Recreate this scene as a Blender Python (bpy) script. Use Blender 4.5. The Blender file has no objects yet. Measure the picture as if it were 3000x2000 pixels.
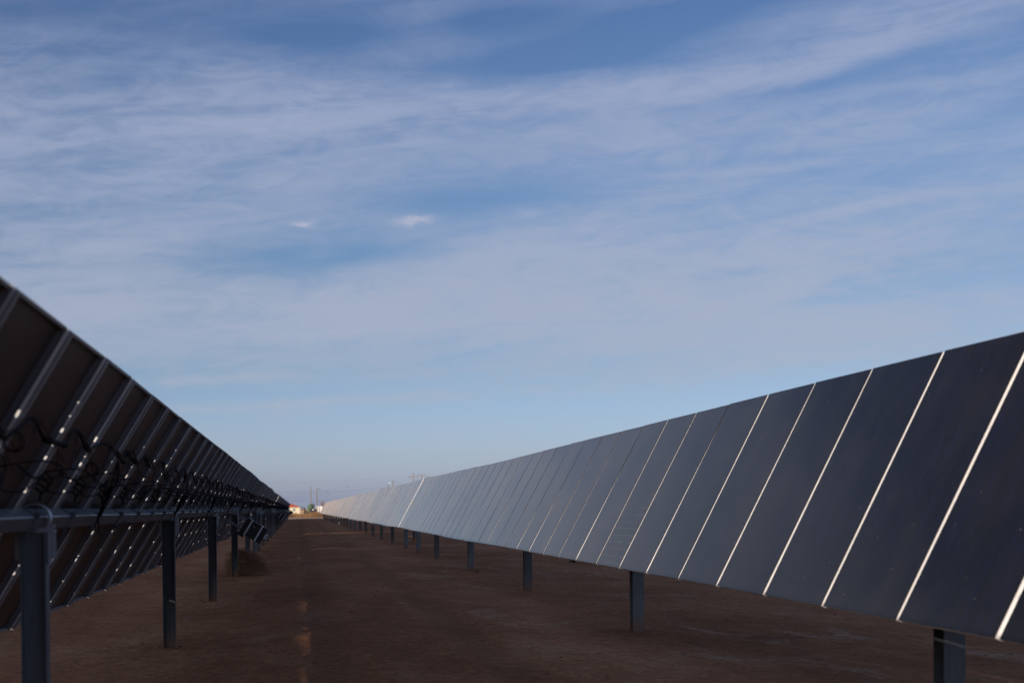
import bpy, math, random
from mathutils import Vector, Matrix, noise
R = math.radians
rnd = random.Random(7)
scene = bpy.context.scene
COL = scene.collection

# ------------------------------------------------------------------ numbers of the place
F = 4166.7                      # 50 mm lens, in pixels of the 3000 px wide frame
CAM_H = 1.55
A_SUN, B_SUN = 3.08, 3.5        # metres a sun ray travels in +X / +Y per metre it falls
PITCH, PANEL_W, CHORD, GAP = 1.26, 1.21, 2.0, 0.05
TUBE_D = 0.115                  # tube centre behind the glass
LX, LZ = -1.605, 1.568           # left row axis
RX, RZ = 4.155, 1.735           # right row axis
PX, PZ = -7.40, 1.430            # row further left

def ground_z(x, y):
    t = min(1.0, max(0.0, (1.2 - x) / 2.4))
    t = t * t * (3 - 2 * t)
    z = -0.072 * t
    if abs(x) < 14 and -25 < y < 260:
        w = .25 * noise.noise(Vector((y * .12, 3, 0)))
        for c in (.35, 2.05):
            d = abs(x + w - c)
            if d < .55: z += -.020 * max(0, 1 - (d / .3) ** 2) + .012 * max(0, 1 - ((d - .42) / .13) ** 2)
        z += 0.018 * noise.noise(Vector((x * .35, y * .22, 0))) + 0.012 * noise.noise(Vector((x * 1.3, y * .9, 4)))
        z += 0.006 * noise.noise(Vector((x * 4, y * 3, 9)))
    return z

# ------------------------------------------------------------------ mesh helper
class MB:
    def __init__(s): s.v, s.f, s.m = [], [], []
    def add(s, vs, fs, mi=0):
        o = len(s.v); s.v += [tuple(v) for v in vs]
        for f in fs: s.f.append([i + o for i in f]); s.m.append(mi)
    def box(s, x0, x1, y0, y1, z0, z1, mi=0, M=None):
        vs = [Vector((x, y, z)) for z in (z0, z1) for y in (y0, y1) for x in (x0, x1)]
        if M is not None: vs = [M @ v for v in vs]
        s.add(vs, [(0, 2, 3, 1), (4, 5, 7, 6), (0, 1, 5, 4), (2, 6, 7, 3), (0, 4, 6, 2), (1, 3, 7, 5)], mi)
    def tube(s, pts, r, n=6, mi=0, cap=True):
        pts = [Vector(p) for p in pts]
        rs = r if isinstance(r, (list, tuple)) else [r] * len(pts)
        rings = []; up = Vector((0, 0, 1)); prev = None
        for i, p in enumerate(pts):
            d = (pts[min(i + 1, len(pts) - 1)] - pts[max(i - 1, 0)])
            if d.length < 1e-9: d = Vector((0, 0, 1))
            d.normalize()
            if prev is None:
                a = d.cross(up)
                if a.length < .1: a = d.cross(Vector((1, 0, 0)))
            else:
                a = prev - d * prev.dot(d)
                if a.length < 1e-6: a = d.orthogonal()
            a.normalize(); prev = a; b = d.cross(a)
            rings.append([p + (a * math.cos(t) + b * math.sin(t)) * rs[i] for t in [2 * math.pi * k / n for k in range(n)]])
        vs = [v for q in rings for v in q]; fs = []
        for i in range(len(rings) - 1):
            for k in range(n):
                k2 = (k + 1) % n
                fs.append((i * n + k, i * n + k2, (i + 1) * n + k2, (i + 1) * n + k))
        if cap:
            fs.append(tuple(range(n - 1, -1, -1))); fs.append(tuple((len(rings) - 1) * n + k for k in range(n)))
        s.add(vs, fs, mi)
    def prism(s, poly, y0, y1, mi=0):           # polygon in XZ extruded along Y
        n = len(poly)
        vs = [(x, y0, z) for x, z in poly] + [(x, y1, z) for x, z in poly]
        fs = [tuple(range(n)), tuple(range(2 * n - 1, n - 1, -1))]
        for k in range(n):
            k2 = (k + 1) % n; fs.append((k, n + k, n + k2, k2))
        s.add(vs, fs, mi)
    def ring(s, c, r0, r1, y0, y1, a0=0, a1=360, n=28, mi=0, M=None):   # hoop round the Y axis
        vs = []; k = n + 1
        for i in range(k):
            a = R(a0 + (a1 - a0) * i / n); ca, sa = math.cos(a), math.sin(a)
            for (r, y) in ((r0, y0), (r1, y0), (r1, y1), (r0, y1)):
                vs.append(Vector((c[0] + r * ca, c[1] + y, c[2] + r * sa)))
        fs = []
        for i in range(n):
            for q in range(4):
                q2 = (q + 1) % 4
                fs.append((i * 4 + q, i * 4 + q2, (i + 1) * 4 + q2, (i + 1) * 4 + q))
        fs += [(3, 2, 1, 0), (n * 4, n * 4 + 1, n * 4 + 2, n * 4 + 3)]
        s.add(vs, fs, mi)
    def mesh(s, name, mats, smooth=False):
        me = bpy.data.meshes.new(name); me.from_pydata(s.v, [], s.f)
        for m in mats: me.materials.append(m)
        me.polygons.foreach_set('material_index', s.m)
        if smooth: me.polygons.foreach_set('use_smooth', [True] * len(s.f))
        me.update(); return me
    def obj(s, name, mats, parent=None, smooth=False):
        if not isinstance(mats, (list, tuple)): mats = [mats]
        return link(name, s.mesh(name, mats, smooth), parent)

def link(name, me, parent=None):
    o = bpy.data.objects.new(name, me); COL.objects.link(o)
    if parent is not None: o.parent = parent
    return o
def empty(name, loc):
    o = bpy.data.objects.new(name, None); COL.objects.link(o); o.location = loc
    o.empty_display_size = .3
    return o
def tag(o, label=None, cat=None, group=None, kind=None):
    if label: o['label'] = label
    if cat: o['category'] = cat
    if group: o['group'] = group
    if kind: o['kind'] = kind
    return o

def catmull(pts, sub=6):
    pts = [Vector(p) for p in pts]; out = []
    for i in range(len(pts) - 1):
        p0, p1, p2, p3 = pts[max(i - 1, 0)], pts[i], pts[i + 1], pts[min(i + 2, len(pts) - 1)]
        for k in range(sub):
            t = k / sub
            out.append(.5 * ((2 * p1) + (p2 - p0) * t + (2 * p0 - 5 * p1 + 4 * p2 - p3) * t * t + (3 * p1 - p0 - 3 * p2 + p3) * t ** 3))
    out.append(pts[-1]); return out

# ------------------------------------------------------------------ node helper
class NT:
    def __init__(s, tree): s.t = tree; s.t.nodes.clear()
    def n(s, typ, **kw):
        nd = s.t.nodes.new(typ)
        for k, v in kw.items(): setattr(nd, k, v)
        return nd
    def l(s, a, b): s.t.links.new(a, b)
    def put(s, sock, v):
        if isinstance(v, bpy.types.NodeSocket): s.l(v, sock)
        else: sock.default_value = v
    def m(s, op, a, b=None, c=None, clamp=False):
        nd = s.n('ShaderNodeMath', operation=op, use_clamp=clamp); s.put(nd.inputs[0], a)
        if b is not None: s.put(nd.inputs[1], b)
        if c is not None: s.put(nd.inputs[2], c)
        return nd.outputs[0]
    def mix(s, f, a, b, blend='MIX'):
        nd = s.n('ShaderNodeMix', data_type='RGBA', blend_type=blend)
        s.put(nd.inputs[0], f); s.put(nd.inputs[6], a); s.put(nd.inputs[7], b); return nd.outputs[2]
    def ramp(s, f, pts, interp='LINEAR'):
        nd = s.n('ShaderNodeValToRGB'); nd.color_ramp.interpolation = interp
        e = nd.color_ramp.elements
        while len(e) < len(pts): e.new(.5)
        for q, (p, c) in zip(e, pts):
            q.position = p; q.color = c if len(c) == 4 else (*c, 1)
        s.put(nd.inputs[0], f); return nd.outputs[0]
    def smooth(s, v, a, b):
        nd = s.n('ShaderNodeMapRange', interpolation_type='SMOOTHSTEP')
        s.put(nd.inputs[0], v); nd.inputs[1].default_value = a; nd.inputs[2].default_value = b
        return nd.outputs[0]
    def noise(s, vec, scale, detail=4, rough=.55, dist=0.0):
        nd = s.n('ShaderNodeTexNoise'); s.put(nd.inputs['Vector'], vec); nd.inputs['Scale'].default_value = scale
        nd.inputs['Detail'].default_value = detail; nd.inputs['Roughness'].default_value = rough; nd.inputs['Distortion'].default_value = dist
        return nd.outputs[0]
    def mapping(s, vec, scale=(1, 1, 1), rot=(0, 0, 0), loc=(0, 0, 0)):
        nd = s.n('ShaderNodeMapping'); s.put(nd.inputs[0], vec); nd.inputs[1].default_value = loc
        nd.inputs[2].default_value = rot; nd.inputs[3].default_value = scale; return nd.outputs[0]
    def comb(s, x, y, z):
        nd = s.n('ShaderNodeCombineXYZ')
        for i, v in enumerate((x, y, z)): s.put(nd.inputs[i], v)
        return nd.outputs[0]

def new_mat(name):
    m = bpy.data.materials.new(name); m.use_nodes = True
    nt = NT(m.node_tree); out = nt.n('ShaderNodeOutputMaterial'); p = nt.n('ShaderNodeBsdfPrincipled')
    nt.l(p.outputs[0], out.inputs[0]); return m, nt, p

def surf(name, base, rough=.6, metal=0.0, var=.25, scale=6.0, spec=.5, bump=0.0, stretch=(1, 1, 1), coords='Object', per_obj=.15):
    m, nt, p = new_mat(name)
    tc = nt.n('ShaderNodeTexCoord'); vec = nt.mapping(tc.outputs[coords], stretch)
    n1 = nt.noise(vec, scale, 6, .62); n2 = nt.noise(vec, scale * 5.3, 3, .6)
    f = nt.m('ADD', nt.m('MULTIPLY', n1, .7), nt.m('MULTIPLY', n2, .3))
    k = nt.m('MULTIPLY_ADD', nt.m('SUBTRACT', f, .5), var * 3.2, 1.0)
    oi = nt.n('ShaderNodeObjectInfo')
    k = nt.m('MULTIPLY', k, nt.m('MULTIPLY_ADD', oi.outputs['Random'], per_obj * 2, 1 - per_obj))
    c = nt.n('ShaderNodeVectorMath', operation='SCALE'); c.inputs[0].default_value = base; nt.put(c.inputs[3], nt.m('MAXIMUM', k, .05))
    nt.l(c.outputs[0], p.inputs['Base Color'])
    nt.put(p.inputs['Roughness'], nt.m('MULTIPLY_ADD', nt.m('SUBTRACT', n1, .5), .35, rough, clamp=True))
    p.inputs['Metallic'].default_value = metal; p.inputs['Specular IOR Level'].default_value = spec
    if bump:
        b = nt.n('ShaderNodeBump'); b.inputs['Strength'].default_value = bump; b.inputs['Distance'].default_value = .01
        nt.l(f, b.inputs['Height']); nt.l(b.outputs[0], p.inputs['Normal'])
    return m

def glass_mat(name, spots=False):
    m, nt, p = new_mat(name)
    tc = nt.n('ShaderNodeTexCoord'); ob = tc.outputs['Object']
    geo = nt.n('ShaderNodeSeparateXYZ'); nt.l(ob, geo.inputs[0]); lx, ly = geo.outputs[0], geo.outputs[1]
    oi = nt.n('ShaderNodeObjectInfo'); rv = oi.outputs['Random']
    # scribe-line tint along the chord
    w = nt.noise(nt.mapping(nt.comb(lx, ly, nt.m('MULTIPLY', rv, 37.)), (.6, 22, 1)), 3.0, 3, .6)
    tint = nt.ramp(nt.m('ADD', nt.m('MULTIPLY', w, .88), nt.m('MULTIPLY', rv, .12)), [(.36, (.0045, .0042, .0050)), (.54, (.0046, .0047, .007)), (.70, (.005, .0068, .026))])
    # dust and dry drip marks, heavier near the lower edge
    d1 = nt.noise(nt.comb(lx, ly, nt.m('MULTIPLY', rv, 51.)), 2.2, 5, .62)
    d2 = nt.noise(nt.mapping(nt.comb(lx, ly, nt.m('MULTIPLY', rv, 13.)), (1.2, 9, 1)), 4.0, 4, .6)
    low = nt.m('MULTIPLY', nt.smooth(lx, -.78, -1.0), .5)
    dust = nt.m('MULTIPLY', nt.m('ADD', nt.m('MULTIPLY', nt.smooth(nt.m('MULTIPLY_ADD', d2, .4, nt.m('MULTIPLY', d1, .6)), .42, .72), .5), low), .012)
    vor = nt.n('ShaderNodeTexVoronoi'); nt.l(nt.comb(lx, ly, nt.m('MULTIPLY', rv, 91.)), vor.inputs['Vector']); vor.inputs['Scale'].default_value = 9.0
    sep = nt.n('ShaderNodeSeparateColor'); nt.l(vor.outputs['Color'], sep.inputs[0])
    speck = nt.m('MULTIPLY', nt.m('LESS_THAN', vor.outputs['Distance'], .055), nt.m('GREATER_THAN', sep.outputs[0], .72))
    dust = nt.m('ADD', dust, nt.m('MULTIPLY', speck, .18))
    rough = .10
    if spots:        # rows of short pale dried drop marks, fading upwards
        gx = nt.m('FRACT', nt.m('MULTIPLY', lx, 11.0)); gy = nt.m('FRACT', nt.m('MULTIPLY_ADD', nt.noise(ob, 3, 2), .7, nt.m('MULTIPLY', ly, 9.0)))
        dash = nt.m('MULTIPLY', nt.m('LESS_THAN', nt.m('ABSOLUTE', nt.m('SUBTRACT', gx, .5)), .085), nt.m('LESS_THAN', nt.m('ABSOLUTE', nt.m('SUBTRACT', gy, .5)), .20))
        cell = nt.n('ShaderNodeTexWhiteNoise'); cell.noise_dimensions = '2D'
        nt.l(nt.comb(nt.m('FLOOR', nt.m('MULTIPLY', lx, 11.0)), nt.m('FLOOR', nt.m('MULTIPLY', ly, 9.0)), 0.), cell.inputs['Vector'])
        keep = nt.m('MULTIPLY', nt.m('GREATER_THAN', cell.outputs[0], .25), nt.smooth(lx, .55, -.8))
        dust = nt.m('ADD', dust, nt.m('MULTIPLY', nt.m('MULTIPLY', dash, keep), .16))
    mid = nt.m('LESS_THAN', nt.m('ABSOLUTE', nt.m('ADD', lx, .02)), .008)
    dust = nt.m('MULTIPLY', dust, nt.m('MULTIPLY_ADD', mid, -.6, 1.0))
    nt.l(nt.mix(dust, tint, (.55, .48, .42, 1)), p.inputs['Base Color'])
    nt.put(p.inputs['Roughness'], nt.m('MULTIPLY_ADD', dust, 1.2, nt.m('MULTIPLY_ADD', d1, .09, rough - .02)))
    p.inputs['IOR'].default_value = 1.19
    p.inputs['Specular Tint'].default_value = (1, .80, .71, 1)
    # thin dust film, its mottling a painted cloudy sheen: covers more of the glass the more obliquely it is seen
    lw = nt.n('ShaderNodeLayerWeight'); lw.inputs[0].default_value = .5
    gp = nt.n('ShaderNodeNewGeometry'); cl = nt.m('MULTIPLY_ADD', nt.smooth(nt.noise(gp.outputs['Position'], .75, 4, .6, .4), .36, .66), .7, .65)
    film = nt.m('SUBTRACT', 1.0, nt.m('POWER', 2.718, nt.m('DIVIDE', nt.m('MULTIPLY', cl, nt.m('MULTIPLY_ADD', d1, -.0034, -.0001)), nt.m('POWER', nt.m('ADD', nt.m('SUBTRACT', 1.0, lw.outputs['Facing']), .004), 1.7))))
    df = nt.n('ShaderNodeBsdfDiffuse'); df.inputs[0].default_value = (.56, .455, .40, 1)
    mx = nt.n('ShaderNodeMixShader'); nt.l(film, mx.inputs[0]); nt.l(p.outputs[0], mx.inputs[1]); nt.l(df.outputs[0], mx.inputs[2])
    nt.l(mx.outputs[0], [n for n in m.node_tree.nodes if n.type == 'OUTPUT_MATERIAL'][0].inputs[0])
    b = nt.n('ShaderNodeBump'); b.inputs['Strength'].default_value = .02; b.inputs['Distance'].default_value = .05
    nt.l(nt.noise(ob, 1.6, 2, .5), b.inputs['Height']); nt.l(b.outputs[0], p.inputs['Normal'])
    return m

M = {}
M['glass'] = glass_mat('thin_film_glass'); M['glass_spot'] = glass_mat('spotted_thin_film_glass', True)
M['back'] = surf('panel_back_glass', (.085, .053, .044), .4, 0, .22, 3.0, .4)
M['alu'] = surf('bright_aluminium', (.78, .76, .74), .5, 0.0, .10, 9, .5, per_obj=.06)
M['frame'] = surf('dull_frame_metal', (.20, .20, .225), .5, .2, .2, 5, .5, stretch=(.5, 6, 6))
M['lip'] = surf('rail_lip', (.50, .47, .46), .5, .1, .12, 6)
M['rail'] = surf('rail_steel', (.31, .29, .295), .5, .25, .2, 5, .5, stretch=(.6, 6, 6))
M['galv'] = surf('galvanised_post_steel', (.098, .122, .142), .55, .1, .32, 7, .5, .12, stretch=(3, 3, .7), per_obj=.45)
def post_mat():
    m = surf('weathered_pile_steel', (.112, .132, .148), .55, .1, .42, 7, .5, .12, stretch=(3, 3, .9), per_obj=.5)
    nt = NT.__new__(NT); nt.t = m.node_tree; p = [n for n in m.node_tree.nodes if n.type == 'BSDF_PRINCIPLED'][0]
    src = p.inputs['Base Color'].links[0].from_socket
    tc = nt.n('ShaderNodeTexCoord'); sp = nt.n('ShaderNodeSeparateXYZ'); nt.l(tc.outputs['Object'], sp.inputs[0])
    nz = nt.noise(nt.mapping(tc.outputs['Object'], (9, 9, 5)), 2.0, 6, .7)
    mud = nt.smooth(nt.m('ADD', sp.outputs[2], nt.m('MULTIPLY', nt.m('SUBTRACT', nz, .5), .25)), .20, .04)
    c = nt.mix(nt.m('MULTIPLY', mud, .75), src, (.20, .105, .065, 1))
    run = nt.smooth(nt.noise(nt.mapping(tc.outputs['Object'], (30, 30, .8)), 1.5, 4, .6), .58, .72)
    c = nt.mix(nt.m('MULTIPLY', run, .35), c, (.20, .215, .235, 1))
    nt.l(c, p.inputs['Base Color']); return m
M['post'] = post_mat()
M['tube'] = surf('galvanised_tube_steel', (.19, .21, .24), .45, .3, .16, 4, .5, stretch=(4, .4, 4))
M['ring'] = surf('bearing_steel', (.36, .40, .45), .4, .4, .15, 9)
M['black'] = surf('black_plastic', (.012, .012, .013), .55, 0, .3, 12)
M['cable'] = surf('black_cable', (.010, .008, .009), .8, 0, .3, 30, .2)
M['redcable'] = surf('faded_red_cable', (.075, .028, .034), .8, 0, .3, 30, .2)
M['boxface'] = surf('control_box_cover', (.020, .018, .019), .5, 0, .3, 8)
M['strap'] = surf('bright_strap', (.55, .60, .66), .35, .5, .1, 8)
M['wood'] = surf('weathered_pole_wood', (.21, .165, .115), .85, 0, .35, 6, .2, .3, stretch=(8, 8, .6))
M['insul'] = surf('pole_insulator', (.05, .06, .05), .4, 0, .2, 9)
M['wire'] = surf('overhead_wire', (.16, .17, .19), .6, 0, .1, 2)
M['twig'] = surf('dry_twig', (.34, .21, .12), .9, 0, .5, 4, .2, per_obj=.1)
M['grass'] = surf('dry_brush', (.30, .17, .075), .95, 0, .55, .9, .1, per_obj=.1)
M['bark'] = surf('bare_branches', (.25, .16, .11), .9, 0, .4, 3, .2)
M['wall'] = surf('cream_wall', (.74, .66, .46), .85, 0, .10, 1.5, .2, .2)
M['roof'] = surf('red_roof', (.58, .12, .05), .75, 0, .2, 2.5, .3, stretch=(1, 1, 1))
M['eave'] = surf('pale_fascia', (.45, .32, .2), .8, 0, .1, 2)
M['pane'] = surf('window_pane', (.16, .22, .24), .12, 0, .2, 2, .6)
M['wframe'] = surf('window_frame', (.62, .6, .54), .6, 0, .1, 2)
M['tank'] = surf('green_tank_plastic', (.060, .11, .052), .6, 0, .18, 1.4, .4)
M['darksteel'] = surf('dark_painted_steel', (.035, .032, .032), .6, .2, .3, 3)
M['white'] = surf('white_paint', (.74, .73, .70), .5, 0, .08, 2)
M['tyre'] = surf('tyre_rubber', (.02, .02, .02), .85, 0, .2, 4)
M['stone'] = surf('clods', (.34, .17, .095), .95, 0, .35, 3, .15, .3, per_obj=0)
M['paper'] = surf('pale_litter', (.42, .40, .38), .8, 0, .1, 6)
M['fence'] = surf('rusty_fence_pipe', (.03, .025, .022), .7, .2, .3, 3)
M['bird'] = surf('bird_feathers', (.09, .09, .10), .8, 0, .2, 5)
M['orange'] = surf('orange_marker', (.42, .12, .03), .7, 0, .2, 5)
M['sprig'] = surf('olive_leaves', (.07, .07, .035), .9, 0, .4, 4, .2)

# ------------------------------------------------------------------ ground
def make_ground():
    m, nt, p = new_mat('dirt')
    tc = nt.n('ShaderNodeTexCoord'); ob = tc.outputs['Object']
    sp = nt.n('ShaderNodeSeparateXYZ'); nt.l(ob, sp.inputs[0]); gx, gy = sp.outputs[0], sp.outputs[1]
    big = nt.noise(nt.mapping(ob, (.9, .38, 1)), .55, 5, .6, .6)
    med = nt.noise(nt.mapping(ob, (1, .6, 1)), 2.3, 6, .62, .3)
    fine = nt.noise(ob, 22, 5, .65)
    grit = nt.noise(ob, 90, 3, .7)
    k = nt.m('ADD', nt.m('MULTIPLY', big, .55), nt.m('ADD', nt.m('MULTIPLY', med, .3), nt.m('MULTIPLY', fine, .15)))
    c = nt.ramp(k, [(.30, (.25, .098, .044)), (.45, (.44, .180, .078)), (.55, (.55, .240, .110)), (.68, (.72, .38, .195))])
    # wheel tracks along the aisle
    wob = nt.m('MULTIPLY', nt.m('SUBTRACT', nt.noise(nt.mapping(ob, (0, .12, 0)), 1.0, 2), .5), .5)
    xs = nt.m('ADD', gx, wob)
    def track(c0, wd): return nt.smooth(nt.m('ABSOLUTE', nt.m('SUBTRACT', xs, c0)), wd, wd * .3)
    tr = nt.m('MULTIPLY', nt.m('MAXIMUM', track(.35, .34), track(2.05, .34)), nt.smooth(med, .3, .6))
    c = nt.mix(nt.m('MULTIPLY', tr, .40), c, (.29, .125, .062, 1))
    crust = nt.m('MULTIPLY', nt.smooth(nt.noise(nt.mapping(ob, (1, .35, 1)), 1.1, 7, .68, .8), .54, .70), nt.m('MULTIPLY_ADD', nt.smooth(gx, 1.2, 3.0), .5, .5))
    c = nt.mix(nt.m('MULTIPLY', crust, .75), c, (.66, .42, .28, 1))
    dark = nt.smooth(nt.noise(nt.mapping(ob, (.7, 1.6, 1)), 3.1, 6, .7, .4), .60, .72)
    c = nt.mix(nt.m('MULTIPLY', dark, .65), c, (.085, .05, .030, 1))
    c = nt.mix(nt.m('MULTIPLY', nt.smooth(grit, .52, .72), .30), c, (.07, .036, .026, 1))
    g2 = nt.noise(nt.mapping(ob, (1.4, .7, 1)), 9.0, 8, .72, .5)
    fs = nt.n('ShaderNodeVectorMath', operation='SCALE'); nt.l(c, fs.inputs[0]); nt.put(fs.inputs[3], nt.m('MULTIPLY_ADD', nt.m('SUBTRACT', g2, .5), 1.9, 1.0)); c = fs.outputs[0]
    crack = nt.m('MULTIPLY', nt.smooth(nt.m('ABSOLUTE', nt.m('SUBTRACT', nt.noise(nt.mapping(ob, (1, .55, 1)), 1.7, 4, .6, .4), .5)), .012, .0), nt.smooth(med, .45, .6))
    c = nt.mix(nt.m('MULTIPLY', crack, .45), c, (.09, .045, .03, 1))
    lf = nt.n('ShaderNodeVectorMath', operation='SCALE'); nt.l(c, lf.inputs[0]); nt.put(lf.inputs[3], nt.m('MULTIPLY_ADD', nt.smooth(gx, .4, -1.6), .14, .90)); c = lf.outputs[0]
    far = nt.smooth(gy, 232, 243)  # past the row ends, sunlit brightness is put into the ground colour
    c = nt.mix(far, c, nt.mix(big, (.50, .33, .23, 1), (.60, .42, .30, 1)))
    nt.l(c, p.inputs['Base Color']); p.inputs['Roughness'].default_value = .95; p.inputs['Specular IOR Level'].default_value = .12
    h = nt.m('ADD', nt.m('MULTIPLY', med, .5), nt.m('ADD', nt.m('MULTIPLY', fine, .35), nt.m('MULTIPLY', grit, .12)))
    b = nt.n('ShaderNodeBump'); b.inputs['Strength'].default_value = 1.0; b.inputs['Distance'].default_value = .09
    nt.l(h, b.inputs['Height']); nt.l(b.outputs[0], p.inputs['Normal'])
    xs_ = [-9000, -3000, -1000, -300, -100, -40, -20] + [-14 + .25 * i for i in range(52)] + [-1 + .1 * i for i in range(46)] + [3.6 + .2 * i for i in range(53)] + [20, 40, 100, 300, 1000, 3000, 9000]
    ys_ = [-3000, -600, -120, -40]; y, d = -20.0, .25
    while y < 262:
        ys_.append(y); d = .22 if y < 25 else min(3.0, .22 + (y - 25) * .02); y += d
    ys_ += [270, 290, 330, 400, 600, 1000, 2000, 4500, 12000]
    vs = [(x, y, ground_z(x, y)) for y in ys_ for x in xs_]; n = len(xs_)
    fs = [(j * n + i, j * n + i + 1, (j + 1) * n + i + 1, (j + 1) * n + i) for j in range(len(ys_) - 1) for i in range(n - 1)]
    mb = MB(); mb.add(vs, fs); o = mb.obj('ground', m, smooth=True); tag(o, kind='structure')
make_ground()

def make_hills():
    m, nt, p = new_mat('hazy_hills')
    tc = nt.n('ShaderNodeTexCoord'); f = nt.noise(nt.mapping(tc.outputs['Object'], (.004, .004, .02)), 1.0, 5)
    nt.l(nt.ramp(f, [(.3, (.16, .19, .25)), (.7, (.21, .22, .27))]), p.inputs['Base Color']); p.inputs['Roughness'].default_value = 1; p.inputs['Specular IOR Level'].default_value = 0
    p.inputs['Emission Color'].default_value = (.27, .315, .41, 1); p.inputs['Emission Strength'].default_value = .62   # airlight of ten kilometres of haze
    mb = MB()
    for layer, (Y, hh, seed) in enumerate(((9000, 62, 3), (7000, 30, 11))):
        pts = []
        for i in range(181):
            x = -7000 + 14000 * i / 180
            e = noise.fractal(Vector((x * .0011, seed, 0)), 1.0, 2.0, 5)
            h = max(3, hh * (.62 + .75 * e) * (1.25 - .5 * abs((x - 600) / 7000)))
            pts.append((x, h))
        vs = []
        for x, h in pts: vs += [(x, Y - h * 9, -6), (x, Y - h * 3.0, h * .55), (x, Y, h), (x, Y + h * 8, -6)]
        fs = [(i * 4 + q, (i + 1) * 4 + q, (i + 1) * 4 + q + 1, i * 4 + q + 1) for i in range(180) for q in range(3)]
        mb.add(vs, fs)
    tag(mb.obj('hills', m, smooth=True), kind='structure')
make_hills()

# ------------------------------------------------------------------ solar panel meshes
# local frame of a panel: x up the chord, y along the row from its near edge, z out of the glass front
rs = random.Random(3)
H = CHORD / 2
SLOTS = [(-.86, .012, 0), (-.74, .028, 1), (-.66, .010, 0), (-.47, .028, 1), (-.41, .012, 0), (-.20, .028, 1), (-.13, .012, 0), (.15, .028, 1), (.24, .010, 0), (.345, .028, 1), (.42, .012, 0), (.535, .030, 1), (.61, .012, 0), (.70, .010, 0)]
def glass_part(mb, g=0, b=1):
    e = .0012
    mb.box(-H, H, 0, PANEL_W, -.0035, 0, g)
    mb.box(-H + e, H - e, e, PANEL_W - e, -.007, -.0035, b)
def frame_part(mb, alu=0, fr=1, rail=2, lip=3, seed=0):
    W = PANEL_W; qs = random.Random(500 + seed)
    slots = [(c + qs.uniform(-.012, .012), ln * qs.uniform(.6, 1.25), big) for c, ln, big in SLOTS if qs.random() < .72]
    # near side: bright web, then the rail behind it with a back lip coloured pale as if catching light
    mb.box(-H + .001, H - .001, .0, .003, -.0465, -.0072, alu)
    mb.box(-H + .004, H - .004, .0, .003, -.064, -.0466, rail)
    mb.box(-H + .004, H - .004, .003, .036, -.064, -.0615, lip)
    mb.box(-H + .004, H - .004, .033, .036, -.0615, -.052, rail)
    # slotted strip over the gap to the neighbour, added to break sunlight into glints
    x = -H + .004; z0, z1 = -.0325, -.0302
    for c, ln, big in slots:
        if big: mb.box(x, c - ln / 2, -GAP + .002, -.0002, z0, z1, alu); x = c + ln / 2
        else:
            mb.box(x, c - ln / 2, -GAP + .002, -.0002, z0, z1, alu)
            mb.box(c - ln / 2, c + ln / 2, -GAP + .002, -.012, z0, z1, alu); x = c + ln / 2
    mb.box(x, H - .004, -GAP + .002, -.0002, z0, z1, alu)
    # far side
    mb.box(-H + .001, H - .001, W - .003, W, -.044, -.0072, fr)
    mb.box(-H + .004, H - .004, W - .012, W - .003, -.044, -.042, fr)
    # lower and upper edge members
    for s in (-1, 1):
        a, b_ = sorted((s * H, s * (H - .003)))
        mb.box(a, b_, .0032, W - .0032, -.034, -.0072, lip)
        a, b_ = sorted((s * (H - .003), s * (H - .016)))
        mb.box(a, b_, .0032, W - .0032, -.034, -.0315, lip)
def bracket_part(mb, mi=0):
    # strap clamp holding the rail on the torque tube
    t = TUBE_D; q = .0485
    y0, y1 = .010, .030
    for s in (-1, 1):
        a, b_ = sorted((s * q, s * (q + .005)))
        mb.box(a, b_, y0, y1, -t - q - .004, -.0645, mi)
    mb.box(-q - .005, q + .005, y0, y1, -t - q - .005, -t - q, mi)
    mb.box(q - .012, q + .022, y0 - .006, y1 + .006, -t - q - .016, -t - q + .018, mi)
    mb.box(-q - .022, -q + .0, y0 - .004, y1 + .004, -t - q - .012, -t - q + .008, mi)
    for s in (-1, 1):
        a, b_ = sorted((s * .06, s * .23))
        mb.box(a, b_, .002, .036, -.068, -.0643, mi)
def jbox_part(mb, mi=0, seed=0):
    q = random.Random(seed)
    mb.box(.17, .29, .15, .205, -.036, -.0073, mi)
    mb.box(.18, .28, .158, .198, -.050, -.036, mi)
    for k in range(4):
        x = .16 + .035 * k + q.uniform(-.01, .01); y = .12 + q.uniform(-.02, .09)
        mb.tube([(x, y, -.05), (x + q.uniform(-.03, .03), y + q.uniform(-.02, .02), -.075 - q.uniform(0, .03)), (x - .05, y + q.uniform(-.03, .03), -.11)], .0095, 6, mi)
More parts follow.
